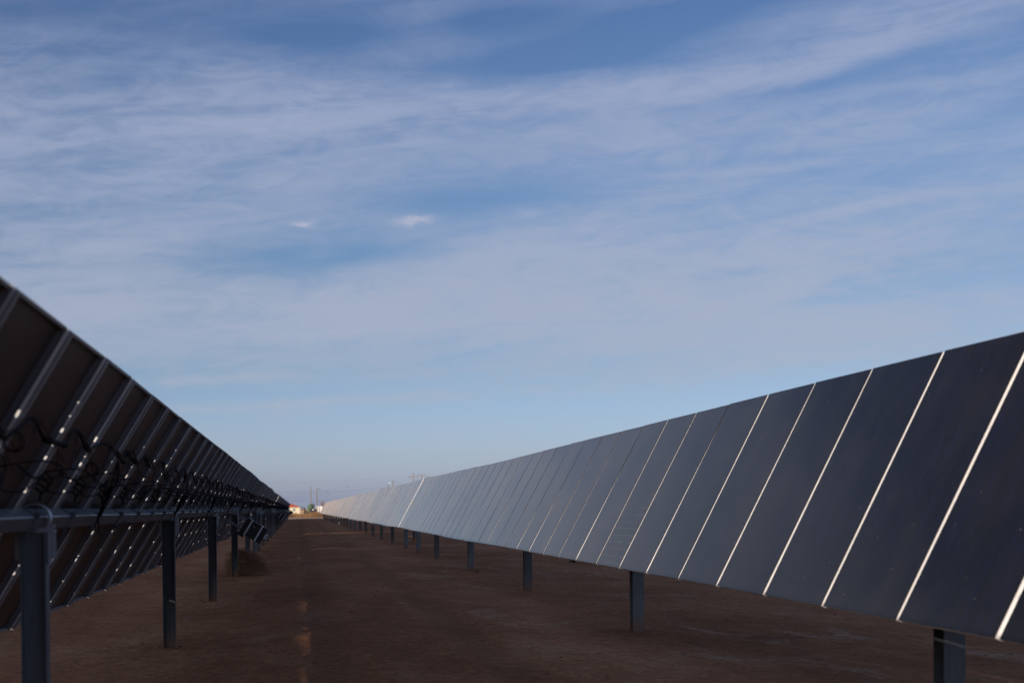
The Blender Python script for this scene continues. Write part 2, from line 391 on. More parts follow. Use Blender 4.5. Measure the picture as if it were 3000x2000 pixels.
def cable_part(mb, seed, mi=0, mi2=0):
    q = random.Random(seed); j = lambda a: q.uniform(-a, a)
    L = q.uniform(.7, 1.3)
    mb.tube(catmull([(.27, .17, -.05), (.31, .16, -.10), (.36 + j(.03), .28, -.10 - .09 * L), (.385 + j(.04), .46 + j(.08), -.10 - .17 * L), (.34 + j(.03), .58 + j(.08), -.10 - .18 * L),
             (.315 + j(.02), .44, -.09 - .11 * L), (.30 + j(.02), .30, -.10), (.29 + j(.03), .62, -.085 + j(.02)), (.25 + j(.03), .95, -.10 + j(.02)), (.26, 1.43, -.05)], 5), .0042, 5, mi, False)
    if q.random() < .5:
        mb.tube(catmull([(.20, .19, -.06), (.17 + j(.02), .24, -.13), (.21 + j(.04), .42, -.19 + j(.03)), (.30 + j(.03), .72, -.17 + j(.04)), (.29, 1.05, -.11), (.24, 1.42, -.06)], 5), .0042, 5, mi, False)
    if q.random() < .45:
        r = q.uniform(.035, .06); cx, cy, cz = .22 + j(.08), .35 + j(.2), -.13
        mb.tube([(cx + r * math.cos(a), cy + .25 * r * math.sin(a), cz + r * math.sin(a)) for a in [k * .45 for k in range(30)]], .0035, 5, mi, False)

def mk(fn, name, mats, *a):
    mb = MB(); fn(mb, *a); return mb.mesh(name, mats)
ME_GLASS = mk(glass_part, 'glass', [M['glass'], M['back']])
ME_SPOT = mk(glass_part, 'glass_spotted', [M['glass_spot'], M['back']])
ME_FRAME = [mk(frame_part, 'frame', [M['alu'], M['frame'], M['rail'], M['lip']], 0, 1, 2, 3, k) for k in range(7)]
ME_BRACKET = mk(bracket_part, 'tube_clamp', [M['galv']])
ME_JBOX = [mk(jbox_part, 'junction_box', [M['black']], 0, s) for s in range(4)]
ME_CABLE = [mk(cable_part, 'panel_cable', [M['cable']], 20 + s) for s in range(7)]
def whole(mb, seed, cables):
    glass_part(mb, 0, 1); frame_part(mb, 2, 3, 4, 8, seed); bracket_part(mb, 5)
    if cables: jbox_part(mb, 6, seed); cable_part(mb, seed + 40, 7)
WM = [M['glass'], M['back'], M['alu'], M['frame'], M['rail'], M['galv'], M['black'], M['cable'], M['lip']]
ME_WHOLE = [mk(whole, 'solar_panel_far', WM, s, True) for s in range(4)]
ME_PLAIN = mk(whole, 'solar_panel_front', WM, 0, False)

# ------------------------------------------------------------------ tracker rows
def post_mesh():
    mb = MB(); h = 1.0      # unit height, scaled per post
    w, d, t = .146, .140, .010
    mb.box(-w / 2, -w / 2 + t, -d / 2, d / 2, 0, h)
    mb.box(w / 2 - t, w / 2, -d / 2, d / 2, 0, h)
    mb.box(-w / 2 + t, w / 2 - t, -.004, .004, 0, h)
    return mb.mesh('post', [M['post']])
ME_POST = post_mesh()
def bearing_mesh():
    mb = MB()
    mb.ring((0, 0, 0), .083, .093, -.035, .035, -40, 220, 26, 0)
    mb.prism([(-.115, -.075), (.115, -.075), (.115, -.066), (.09, -.052), (-.09, -.052), (-.115, -.066)], -.040, .040, 0)
    for s in (-1, 1):
        a, b = sorted((s * .079, s * .086)); mb.box(a, b, -.058, .058, -.25, -.0752, 0)
        a, b = sorted((s * .086, s * .112)); mb.box(a, b, -.040, -.033, -.23, -.0752, 0)
        a, b = sorted((s * .086, s * .112)); mb.box(a, b, .033, .040, -.23, -.0752, 0)
        a, b = sorted((s * .086, s * .100))
        for z in (-.12, -.19): mb.box(a, b, -.012, .012, z - .012, z + .012, 0)
        a, b = sorted((s * .098, s * .112)); mb.box(a, b, -.013, .013, -.052, -.032, 0)
    return mb.mesh('bearing', [M['ring']])
ME_BEARING = bearing_mesh()

def wobble(seed, Y):
    k = min(1.0, max(.15, (Y - 14) / 40)) if seed in (2, 4) else 1.0
    if seed == 9: Y2 = .016 * math.sin(Y * 1.07) + .012 * math.sin(Y * .61 + 1)
    else: Y2 = 0.0
    return Y2 + k * wob0(seed, Y) - (.004 * min(4.5, max(0.0, 8.8 - Y)) if seed == 2 else 0.0)
def wob0(seed, Y):
    return .020 * math.sin(Y * .21 + seed) + .012 * math.sin(Y * .47 + 2.1 * seed) + .010 * math.sin(Y * .11 + seed * 1.7)
def frame_at(ax, az, th):
    c, s = math.cos(th), math.sin(th)
    u = Vector((c, 0, s)); nb = Vector((s, 0, -c))      # up the chord, out of the back
    return u, nb

def tracker(ax, az, tilt, y0, n, posts, label, seed, detail, cables, wob=1.0, box=None, group=None, spot=None, drive=None):
    q = random.Random(seed * 31 + int(y0))
    root = empty('solar_tracker', (ax, y0, ground_z(ax, y0))); gz = root.location.z
    tag(root, label, 'solar tracker', group)
    def P(x, y, z): return Vector((x - ax, y - y0, z - gz))
    zf = lambda Y: az + wob * wobble(seed, Y)
    for i in range(n):
        Y = y0 + i * PITCH + GAP; th = R(tilt(Y)) + R(q.uniform(-.16, .16))
        loc = P(ax, Y, zf(Y + PANEL_W / 2) + q.uniform(-.003, .003)); yv = Vector((0, 1, (zf(Y + PITCH) - zf(Y)) / PITCH + R(q.uniform(-.12, .12)))).normalized(); uv = Vector((math.cos(th), 0, math.sin(th))); uv = (uv - yv * uv.dot(yv)).normalized(); nv = uv.cross(yv)
        rot = Matrix((uv, yv, nv)).transposed().to_euler()
        if Y < detail:
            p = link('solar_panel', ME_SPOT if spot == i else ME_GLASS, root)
            if spot == i: p['label'] = 'panel with rows of pale dried drop marks on its glass'
            link('frame', ME_FRAME[q.randrange(7)], p); link('tube_clamp', ME_BRACKET, p)
            if cables:
                link('junction_box', ME_JBOX[q.randrange(4)], p); link('cable', ME_CABLE[q.randrange(7)], p)
        else:
            p = link('solar_panel', ME_WHOLE[q.randrange(4)] if cables else ME_PLAIN, root)
        p.location = loc; p.rotation_euler = rot
    y1 = y0 + n * PITCH
    # torque tube: square, turned with the panels
    mb = MB(); st = []; Y = y0 - .10
    ys = [y0 - .10 + (y1 - y0 + .22) * k / max(2, int((y1 - y0) / 2)) for k in range(max(2, int((y1 - y0) / 2)) + 1)]
    vs = []
    for Y in ys:
        u, nb = frame_at(ax, az, R(tilt(Y))); c = P(ax, Y, zf(Y)) + nb * TUBE_D
        h, bv = .047, .006
        for a, b in ((-h + bv, -h), (h - bv, -h), (h, -h + bv), (h, h - bv), (h - bv, h), (-h + bv, h), (-h, h - bv), (-h, -h + bv)):
            vs.append(c + u * a + nb * b)
    fs = [(i * 8 + k, i * 8 + (k + 1) % 8, (i + 1) * 8 + (k + 1) % 8, (i + 1) * 8 + k) for i in range(len(ys) - 1) for k in range(8)]
    fs += [tuple(range(8)), tuple((len(ys) - 1) * 8 + k for k in range(7, -1, -1))]
    mb.add(vs, fs); mb.obj('torque_tube', M['tube'], root)
    for Y in posts:
        u, nb = frame_at(ax, az, R(tilt(Y))); c = Vector((ax, Y, zf(Y))) + nb * TUBE_D
        b = link('bearing', ME_BEARING, root); b.location = P(*c)
        g = ground_z(c.x, Y) - .06; top = c.z - .078
        p = link('post', ME_POST, root); p.location = P(c.x, Y, g); p.scale = (1, 1, top - g)
        p.rotation_euler = (R(q.uniform(-.3, .3)), R(q.uniform(-.3, .3)), R((90 if ax > 0 else 0) + q.uniform(-3, 3)))
    if box is not None: control_box(root, P, ax, zf(box), R(tilt(box)), box, q)
    if drive is not None: slew_drive(root, P, ax, zf(drive), R(tilt(drive)), drive)
    if cables: harness(root, P, ax, zf, tilt, y0, y1, seed, q)
    return root

def rowM(P, ax, z, th, Y):
    # matrix from (along back normal, along row, up the chord) with its origin at the tube centre
    u, nb = frame_at(0, 0, th); o = P(ax, Y, z) + nb * TUBE_D
    return Matrix(((nb.x, 0, u.x, o.x), (nb.y, 1, u.y, o.y), (nb.z, 0, u.z, o.z), (0, 0, 0, 1)))

def control_box(root, P, ax, z, th, Y, q):
    T = rowM(P, ax, z, th, Y)
    mb = MB()
    mb.box(.50, .98, -.10, .10, -.17, .15, 0, T)
    mb.box(.52, .96, -.112, .112, .150, .168, 0, T)
    mb.box(.53, .95, -.118, -.10, -.15, .00, 0, T)
    mb.box(.53, .95, -.125, -.10, .012, .13, 0, T)
    mb.box(.44, .62, -.07, .07, -.235, -.17, 0, T)
    o = mb.obj('control_box', M['boxface'], root)
    for x in (.60, .84):
        s = MB()
        s.box(x, x + .030, -.129, -.1255, -.175, .172, 0, T); s.box(x, x + .030, -.1255, .118, .168, .173, 0, T)
        s.box(x, x + .030, .113, .118, -.175, .168, 0, T)
        s.obj('strap', M['strap'], o)
    k = MB()
    for dz in (-.01, .05): k.tube([T @ Vector((.98, -.03, dz)), T @ Vector((1.05, -.03, dz))], .017, 8)
    k.box(.98, 1.0, -.06, .0, -.05, .08, 0, T); k.obj('cable_gland', M['strap'], o)
    y = MB(); y.box(.70, .722, -.1272, -.1252, .055, .085, 0, T); y.obj('sticker', M['eave'], o)
    for (dz, x1) in ((.10, .52), (-.10, .50)):
        a = MB(); a.box(.0535, x1, -.02, .02, dz - .022, dz + .022, 0, T) if abs(dz) < .05 else a.box(-.06, x1, -.018, .018, dz - .020, dz + .020, 0, T)
        a.obj('support_arm', M['tube'], root)

def slew_drive(root, P, ax, z, th, Y):
    T = rowM(P, ax, z, th, Y)
    mb = MB()
    mb.ring((0, 0, 0), .056, .15, -.06, .06, 0, 360, 24, 0)
    mb.v = [tuple(T @ Vector(v)) for v in mb.v]
    mb.box(.10, .30, -.07, .07, -.02, .13, 0, T)
    o = mb.obj('slew_drive', M['ring'], root)
    mo = MB(); mo.tube([T @ Vector((.20, -.02, -.02)), T @ Vector((.20, -.02, -.30))], [.05, .045], 12); mo.obj('motor', M['galv'], o)

def harness(root, P, ax, zf, tilt, y0, y1, seed, q):
    def at(s, Y, d):
        u, nb = frame_at(0, 0, R(tilt(Y))); return P(ax, Y, zf(Y)) + u * s + nb * d
    a, b, b2 = MB(), [], []
    Y = y0 + .1; main = []; near = y0 < 60
    k = 0
    while Y < y1 - .1:
        main += [at(.55 + q.uniform(-.04, .03), Y, .09), at(.51 + q.uniform(-.03, .02), Y + .4 + q.uniform(-.1, .1), .11 + q.uniform(0, .03)), at(.47 + q.uniform(-.05, .03), Y + .78 + q.uniform(-.1, .1), .13 + q.uniform(-.02, .04))]
        if q.random() < .5:      # taped stretches
            w = [main[-3], main[-2], main[-1]]; w0 = q.randrange(2); w = w[w0:w0 + 2]
            a.tube(catmull(w, 4), [.017 + .005 * math.sin(i * 1.9) for i in range(5)], 6, 0)
        for strand in (b, b2):
            Lp = q.uniform(.02, .10) if strand is b else q.choice((0.0, q.uniform(.03, .08)))
            strand += [at(.57 + q.uniform(-.01, .01), Y, .11), at(.50, Y + .42, .135 + q.uniform(0, .03)), at(.45 - .3 * Lp, Y + .70, .15 + q.uniform(0, .03)), at(.42 - .8 * Lp, Y + .82, .18 + q.uniform(0, .05)), at(.44 - Lp, Y + .98, .18 + q.uniform(0, .06)), at(.50, Y + 1.13, .15 + q.uniform(0, .03))]
        if q.random() < .35:
            r = q.uniform(.03, .06); cc = at(.42 + q.uniform(-.06, .06), Y + .6, .2)
            u, nb = frame_at(0, 0, R(tilt(Y)))
            a.tube([cc + u * r * math.cos(t) + nb * r * math.sin(t) + Vector((0, .05 * math.sin(t * .7), 0)) for t in [i * .5 for i in range(24)]], .004, 4, 0, False)
        k += 1
        if k % 5 == 0:       # drop down to the tube
            j = lambda v: q.uniform(-v, v)
            for _ in range(2):
                pts = [at(.47, Y + .6, .15), at(.34 + j(.03), Y + .66 + j(.1), .19 + j(.03)), at(.22, Y + .75 + j(.12), .20 + j(.03)), at(.10 + j(.02), Y + .85 + j(.1), .21), at(.056, Y + .95 + j(.1), .195), at(-.06, Y + 1.2 + j(.2), .215 + j(.02)), at(-.09, Y + 1.9 + j(.2), .21), at(.0, Y + 2.6 + j(.2), .20)]
                c = MB(); c.tube(catmull(pts, 5), .0055, 5, 0, False); c.obj('drop_cable', M['cable'], root)
            c = MB(); c.tube(catmull([at(.30, Y + .69, .20), at(.2, Y + .74, .205), at(.07, Y + .88, .205)], 4), .014, 6, 0); c.obj('cable_sleeve', M['cable'], root)
        Y += PITCH
    a.tube(catmull(main, 3), .0085, 5, 0, False)
    a.obj('wire_harness', M['cable'], root)
    for strand in (b, b2):
        c = MB(); c.tube(catmull(strand, 4), .0034, 4, 0, False); c.obj('loose_wire', M['redcable'], root)

lt = lambda Y: 58.5
rt = lambda Y: 61.6 + 2.3 * min(1.0, max(0.0, (25 - Y) / 15))
Lposts = [-7.5, 0.2, 8.19, 16.75, 25.3, 34.2, 43.2, 50.6, 55.9] + [64.0 + 8.2 * k for k in range(21)]
Rposts = [9.3, 17.85, 26.3, 34.9, 43.4, 50.0, 55.5] + [63.6 + 8.13 * k for k in range(21)]
Pposts = [-7.0 + 8.2 * k for k in range(29)]
G1 = 'solar tracker rows of the field'
def run(ax, az, tilt, secs, posts, seed, detail, cables, spot=None, wob=1.0, drives=True):
    for k, (y0, n, label, box) in enumerate(secs):
        y1 = y0 + n * PITCH + .2
        ps = [p for p in posts if y0 - .1 <= p < y1]
        tracker(ax, az, tilt, y0, n, ps, label, seed, detail, cables, wob, box, G1, spot if k == 0 else None, (ps[-1] + 1.0) if (drives and y1 - ps[-1] > 1.3) else None)
run(LX, LZ, lt, [
    (-16.14, 16, 'tracker of the left row behind the camera, ending before the first visible section', None),
    (4.02, 38, 'nearest left-hand tracker section seen from behind, with tangled black cables and a square tube', 28.8),
    (52.15, 27, 'second left-hand tracker section seen from behind, starting past the first break in the top edge', 82.0),
    (87.75, 40, 'third left-hand tracker section seen from behind, small and far down the aisle', 130.0),
    (138.5, 38, 'fourth left-hand tracker section seen from behind, nearly edge-on in the distance', 178.0),
    (186.65, 34, 'farthest left-hand tracker section seen from behind, ending beside the red-roofed house', 221.0)], Lposts, 2, 52.2, True)
run(RX, RZ, rt, [
    (5.02, 37, 'nearest right-hand tracker section of dark glass panels with bright white seams between them', None),
    (51.93, 38, 'second right-hand tracker section of grey reflecting panels between the two bright white gaps', None),
    (100.06, 38, 'third right-hand tracker section of pale reflecting panels just past the second short white gap', None),
    (148.19, 38, 'fourth right-hand tracker section of pale panels, thin in the distance', None),
    (196.32, 26, 'farthest right-hand tracker section, its end beside the white trailer and brush', None)], Rposts, 4, 52.0, False, spot=9)
run(PX, PZ, lt, [
    (-14.0, 50, 'tracker row standing left of the left-hand row, nearest section', None),
    (49.0, 50, 'tracker row standing left of the left-hand row, second section', None),
    (112.0, 50, 'tracker row standing left of the left-hand row, third section', None),
    (175.0, 43, 'tracker row standing left of the left-hand row, farthest section', None)], Pposts, 9, -99, False, drives=False)

# ------------------------------------------------------------------ small things on the ground
def tumbleweed(name, c, sx, sy, sz, n, label, cat='tumbleweed', seed=1, r=.0035, mat='twig', skew=.0):
    q = random.Random(seed); root = empty(name, c); tag(root, label, cat)
    for part in range(2):
        mb = MB()
        for i in range(n // 2):
            a = q.uniform(0, 2 * math.pi); el = q.uniform(.02, 1.5)
            b0 = Vector((q.gauss(0, .25) * sx, q.gauss(0, .25) * sy, q.uniform(.0, .35) * sz))
            d = Vector((math.cos(a) * math.cos(el), math.sin(a) * math.cos(el), math.sin(el)))
            k = q.uniform(.75, 1.03) * (1 if q.random() < .93 else 1.12)
            tip = Vector((d.x * sx, d.y * sy, d.z * sz)) * k
            tip.x += skew * sx * (1 - tip.z / sz)
            tang = Vector((-math.sin(a), math.cos(a), q.uniform(-.4, .4))) * q.choice((-1, 1)) * q.uniform(.4, 1.3) * sx * .6
            mid = b0.lerp(tip, .6) + tang * .5 + Vector((0, 0, .12 * sz)); end = tip * q.uniform(.86, 1.0) + tang
            # keep inside the dome
            e2 = (end.x / sx) ** 2 + (end.y / sy) ** 2 + (end.z / sz) ** 2
            if e2 > 1.2: end *= math.sqrt(1.2 / e2)
            end.z = max(end.z, .01); mid.z = max(mid.z, .01)
            pts = catmull([b0, mid, tip, end], 4)
            mb.tube(pts, [r * (1 - .7 * t / (len(pts) - 1)) for t in range(len(pts))], 3, 0, False)
        mb.obj('inner_twigs' if part == 0 else 'outer_twigs', M[mat], root)
    return root
g0 = ground_z(-1.1, 33.9)
tumbleweed('tumbleweed', (-1.36, 35.0, g0 - .02), .60, .60, .66, 520, 'round dry brown tumbleweed caught against the dark posts of the left row', seed=5, r=.0055, skew=.28)
# low dry tufts beneath the right row
for k, (px, py, s, lab) in enumerate(((1678, 1652, .13, 'small olive weed on the dirt under the right row, between two posts'),
                                (1735, 1648, .10, 'smallest low weed on the dirt just right of the olive one'),
                                (1392, 1678, .12, 'dry brown twigs at the foot of a right-row post'))):
    Y = CAM_H * F / (py - 1491 + 3); X = (px - 870) / F * Y
    tumbleweed('weed', (X, Y, ground_z(X, Y)), s, s, s * 1.1, 60, lab, 'weed', 60 + k, .004, 'sprig' if k < 2 else 'twig')

def scatter():
    q = random.Random(21); mb = MB()
    def clod(x, y, r):
        z = ground_z(x, y); vs = []; a0 = q.uniform(0, 6)
        for (el, nn) in ((-.35, 5), (.35, 5)):
            for k in range(nn):
                a = a0 + 2 * math.pi * k / nn + (.6 if el > 0 else 0); rr = r * q.uniform(.7, 1.2)
                vs.append((x + rr * math.cos(a), y + rr * math.sin(a), z + r * (.2 + el * .9) * q.uniform(.7, 1.1)))
        vs.append((x, y, z + r * q.uniform(.55, .8)))
        fs = [(k, (k + 1) % 5, 5 + (k + 1) % 5, 5 + k) for k in range(5)] + [(5 + k, 5 + (k + 1) % 5, 10) for k in range(5)]
        mb.add(vs, fs)
    for px, ps in ((LX + .1, Lposts), (RX + .1, Rposts)):       # loose soil round each pile
        for Y in ps:
            if not 5 < Y < 60: continue
            for _ in range(26):
                a = q.uniform(0, 6.28); d = .10 + abs(q.gauss(0, .14)); clod(px + d * math.cos(a), Y + d * math.sin(a), q.choice((.008, .012, .016, .024)) * q.uniform(.7, 1.3))
    for _ in range(2600):
        Y = 6 + 60 * q.random() ** 1.8; X = q.uniform(-4.5, 8.5)
        if q.random() < .5 and noise.noise(Vector((X * .6, Y * .3, 2))) < 0: continue
        clod(X, Y, q.choice((.004, .005, .006, .007, .009, .014)) * q.uniform(.7, 1.3) * (1 + Y / 60))
    tag(mb.obj('dirt_clods', M['stone']), kind='stuff', label='small dirt clods and grit scattered over the aisle', cat='dirt clods')
    tb = MB()
    for _ in range(260):
        Y = 8 + 40 * q.random() ** 1.5; X = q.uniform(-3.5, 8); z = ground_z(X, Y); L = q.uniform(.05, .22); a = q.uniform(0, 6.28)
        p0 = Vector((X, Y, z + .006)); d = Vector((math.cos(a), math.sin(a), 0)) * L
        tb.tube([p0, p0 + d * .5 + Vector((q.uniform(-.02, .02), q.uniform(-.02, .02), .012)), p0 + d], .0035, 3)
    tag(tb.obj('ground_twigs', M['twig']), kind='stuff', label='thin dry twigs strewn on the dirt', cat='twigs')
scatter()
for (px, py, L, lab) in ((1757, 1780, .16, 'pale scrap of litter lying on the dirt between two right-row posts'), (1240, 1556, .35, 'long pale scrap of litter far under the right row')):
    Y = CAM_H * F / (py - 1491 + 3); X = (px - 870) / F * Y
    mb = MB(); n = 7
    vs = []
    for i in range(n):
        for s in (-1, 1): vs.append((X + (i / (n - 1) - .5) * L, Y + s * L * .22 + .02 * math.sin(i * 2.1), ground_z(X, Y) + .012 + .018 * abs(math.sin(i * 1.7 + s)) * (L / .16)))
    mb.add(vs, [(2 * i, 2 * i + 2, 2 * i + 3, 2 * i + 1) for i in range(n - 1)])
    tag(mb.obj('litter_scrap', M['paper']), lab, 'litter')
# short lone post behind the right row
Y = 69.5; X = 341 / F * Y + .02; rt_ = empty('steel_stake', (X, Y, ground_z(X, Y))); tag(rt_, 'lone grey steel stake with an orange foot, behind the right row', 'stake')
o = link('post', ME_POST, rt_); o.scale = (.9, .9, 1.1); o.location.z = .0
mb = MB(); mb.tube([(0, 0, -.02), (0, 0, .10)], [.14, .10], 10); mb.obj('marker_sleeve', M['orange'], rt_)

# ------------------------------------------------------------------ far end of the aisle
def at(px, Y): return (px - 870) / F * Y
def zat(py, Y): return CAM_H + (1491 - py) / F * Y

# house
def house():
    Y0, Y1 = 400.0, 408.0; xr = at(878.5, Y0); xl = xr - 9.0; ze = zat(1484, Y0); zr = zat(1474, Y0)
    root = empty('house', ((xl + xr) / 2, (Y0 + Y1) / 2, 0)); tag(root, 'cream house with a red hipped roof at the far end of the aisle', 'house')
    ox, oy = root.location.x, root.location.y
    mb = MB(); mb.box(xl - ox, xr - ox, Y0 - oy, Y1 - oy, -.1, ze - .06); mb.obj('wall', M['wall'], root)
    r = MB(); e = .35; A = [(xl - e - ox, Y0 - e - oy), (xr + e * .6 - ox, Y0 - e - oy), (xr + e * .6 - ox, Y1 + e - oy), (xl - e - ox, Y1 + e - oy)]
    vs = [(x, y, ze - .12) for x, y in A] + [(x, y, ze) for x, y in A] + [(xl + 3.2 - ox, 0, zr + .25), (xr - 3.4 - ox, 0, zr + .25)]
    r.add(vs, [(3, 2, 1, 0), (4, 5, 9, 8), (5, 6, 9), (6, 7, 8, 9), (7, 4, 8)]); r.obj('roof', M['roof'], root)
    f = MB(); f.add(vs[:8], [(0, 1, 5, 4), (1, 2, 6, 5), (2, 3, 7, 6), (3, 0, 4, 7)]); f.obj('fascia', M['eave'], root)
    for (x0, x1) in ((857.5, 865.5), (842, 850)):
        a, b = at(x0, Y0) - ox, at(x1, Y0) - ox; z0, z1 = zat(1497.5, Y0), zat(1487.6, Y0)
        w = MB(); t = .07; yy = Y0 - oy
        for bx in ((a, a + t, z0, z1), (b - t, b, z0, z1), (a + t, b - t, z0, z0 + t), (a + t, b - t, z1 - t, z1), ((a + b) / 2 - .03, (a + b) / 2 + .03, z0 + t, z1 - t)):
            w.box(bx[0], bx[1], yy - .05, yy - .002, bx[2], bx[3])
        wo = w.obj('window', M['wframe'], root)
        g = MB(); g.box(a + .01, b - .01, yy - .02, yy - .004, z0 + .01, z1 - .01); g.obj('pane', M['pane'], wo)
house()

def tank():
    Y = 352; r = .83; X = at(911, Y); z0, z1 = .75, zat(1477.5, Y)
    root = empty('water_tank', (X, Y, 0)); tag(root, 'green water tank on a dark stand behind the brush', 'tank')
    mb = MB(); prof = [(z0, r * .97), (z0 + .05, r)]
    for k in range(4):
        zz = z0 + .05 + (z1 - z0 - .3) * (k + 1) / 4; prof += [(zz - .06, r), (zz - .03, r * .975), (zz, r)]
    prof += [(z1 - .12, r * .93), (z1 - .03, r * .55), (z1, .22)]
    mb.tube([(0, 0, z) for z, _ in prof], [q for _, q in prof], 32); mb.obj('body', M['tank'], root, True)
    l = MB(); l.tube([(0, 0, z1), (0, 0, z1 + .09)], .2, 16); l.obj('lid', M['darksteel'], root)
    p = MB(); p.tube([(.75, -.5, .1), (.75, -.5, z1 + .1), (.2, -.2, z1 + .16)], .11, 8); p.obj('pipe', M['darksteel'], root)
    s = MB(); s.box(-.9, .9, -.9, .9, z0 - .12, z0 - .002)
    for x in (-.8, .8):
        for y in (-.8, .8): s.box(x - .06, x + .06, y - .06, y + .06, 0, z0 - .12)
    s.obj('stand', M['darksteel'], root)
tank()

def trailer():
    Y = 372; x0, x1 = at(926.5, Y), at(944.5, Y); z1 = zat(1482.2, Y)
    root = empty('box_trailer', ((x0 + x1) / 2, Y, 0)); tag(root, 'white box trailer on dark wheels beside the far end of the right row', 'trailer')
    w = (x1 - x0) / 2; mb = MB(); b = .08
    mb.prism([(-w, .55), (w, .55), (w, z1 - b), (w - b, z1), (-w + b, z1), (-w, z1 - b)], 0, 3.2); mb.obj('body', M['white'], root)
    d = MB(); d.box(-w + .1, w - .1, .1, 3.1, .42, .548); d.obj('chassis', M['darksteel'], root)
    for x in (-w + .14, w - .14):
        for y in (.9, 1.9):
            t = MB(); t.tube([(x - .11, y, .36), (x + .11, y, .36)], .36, 18); o = t.obj('wheel', M['tyre'], root)
            rr = MB(); rr.tube([(x - .115, y, .36), (x + .115, y, .36)], .19, 14); rr.obj('rim', M['white'], o)
    h = MB(); h.box(-w + .15, w - .15, -.03, -.002, .7, z1 - .25); h.obj('door', M['white'], root)
    n = MB(); n.tube([(0, -.9, .45), (0, .2, .47)], .05, 8); n.obj('tow_bar', M['darksteel'], root)
trailer()

def drum(px, Y, r, h, mat, name, label, cat):
    mb = MB(); X = at(px, Y)
    pr = [(0, r), (.03, r * 1.03), (h * .33, r), (h * .34, r * 1.03), (h * .36, r), (h * .66, r), (h * .67, r * 1.03), (h * .69, r), (h - .03, r * 1.03), (h, r * .98), (h, r * .2)]
    mb.tube([(0, 0, z) for z, _ in pr], [q for _, q in pr], 20); o = mb.obj(name, mat, None, True); o.location = (X, Y, 0)
    tag(o, label, cat)
drum(888.5, 330, .15, 1.32, M['eave'], 'plastic_drum', 'narrow pale drum standing in the brush right of the house', 'drum')
def implement():
    Y = 338; X = at(893, Y); root = empty('farm_implement', (X, Y, 0)); tag(root, 'dark steel farm implement with a curved chute between house and green tank', 'farm implement')
    c = MB(); c.tube(catmull([(-.25, 0, 1.95), (-.05, 0, 1.8), (.1, 0, 1.35), (.35, 0, 1.1), (.75, 0, .95)], 5), .12, 8); c.obj('chute', M['darksteel'], root)
    h = MB(); h.box(.0, 1.5, -.4, .4, .45, .9); h.obj('hopper', M['darksteel'], root)
    for x in (.3, 1.2):
        t = MB(); t.tube([(x, -.5, .35), (x, -.32, .35)], .35, 16); t.obj('wheel', M['tyre'], root)
    s = MB(); s.box(-.3, -.2, -.05, .05, 0, 1.9); s.obj('leg', M['darksteel'], root)
implement()
def shed():
    Y = 430; x0, x1 = at(879.5, Y), at(903, Y)
    root = empty('shed', ((x0 + x1) / 2, Y, 0)); tag(root, 'low tan shed behind the dark implement, right of the house', 'shed')
    w = (x1 - x0) / 2; mb = MB(); mb.box(-w, w, 0, 3, 0, 1.35); mb.obj('wall', M['eave'], root)
    r = MB(); r.prism([(-w - .15, 1.352), (w + .15, 1.352), (w + .15, 1.42), (0, 1.72), (-w - .15, 1.42)], -.2, 3.2); r.obj('roof', M['stone'], root)
    d = MB(); d.box(-.4, .4, -.04, -.003, 0, 1.2); d.obj('door', M['darksteel'], root)
shed()
def pump():
    Y = 330; root = empty('pump_trailer', (at(919, Y), Y, 0)); tag(root, 'low dark pump trailer with a pale engine cover in front of the green tank', 'pump trailer')
    c = MB(); c.box(-1.0, 1.1, 0, 1.2, .45, .85); c.obj('chassis', M['darksteel'], root)
    for x, s in ((-.5, .45), (.35, .35)):
        e = MB(); e.box(x - s, x + s, .1, 1.0, .852, 1.62 + .22 * (x < 0)); e.obj('engine_cover', M['darksteel'], root)
    p = MB(); p.box(-.25, .0, -.02, .099, 1.25, 1.6); p.obj('panel', M['white'], root)
    for x in (-.6, .6):
        t = MB(); t.tube([(x, -.1, .35), (x, .1, .35)], .35, 16); t.obj('wheel', M['tyre'], root)
pump()

# fence across the aisle end
def fence():
    Y = 264; root = empty('wire_fence', (0, Y, 0)); tag(root, 'thin wire fence on dark posts across the end of the aisle', 'fence')
    for k in range(-12, 22):
        X = at(885.5, Y) + k * 3.17; h = 2.05 + (k % 3) * .07
        mb = MB(); mb.tube([(X, 0, -.1), (X, 0, h)], .065 if k % 2 == 0 else .05, 8); mb.obj('post', M['fence'], root)
    w = MB()
    for z in (.25, .6, .95, 1.3, 1.65, 1.95): w.tube([(-40, 0, z), (70, 0, z)], .004, 3)
    w.obj('wire', M['wire'], root)
fence()

def brush():
    q = random.Random(9); mb = MB()
    for _ in range(1500):
        X = q.uniform(-14, 34); Y = q.uniform(268, 320)
        big = noise.noise(Vector((X * .33, Y * .08, 1))); h = max(.25, .62 + .75 * big) * q.uniform(.7, 1.15)
        for _ in range(12):
            a = q.uniform(0, 6.28); L = h * q.uniform(.6, 1.25); sp = q.uniform(.15, .9)
            p0 = Vector((X + q.gauss(0, .22), Y + q.gauss(0, .22), 0)); d = Vector((math.cos(a) * sp * L, math.sin(a) * sp * L, L))
            s = Vector((-math.sin(a), math.cos(a), 0)) * q.uniform(.015, .045); m_ = p0 + d * .55 + Vector((0, 0, .08 * L))
            mb.add([p0 - s, p0 + s, m_ + s * .9, m_ - s * .9, p0 + d], [(0, 1, 2, 3), (3, 2, 4)])
    tag(mb.obj('dry_brush', M['grass']), kind='stuff', label='orange-brown dry brush and tall dead grass beyond the fence', cat='dry brush')
brush()

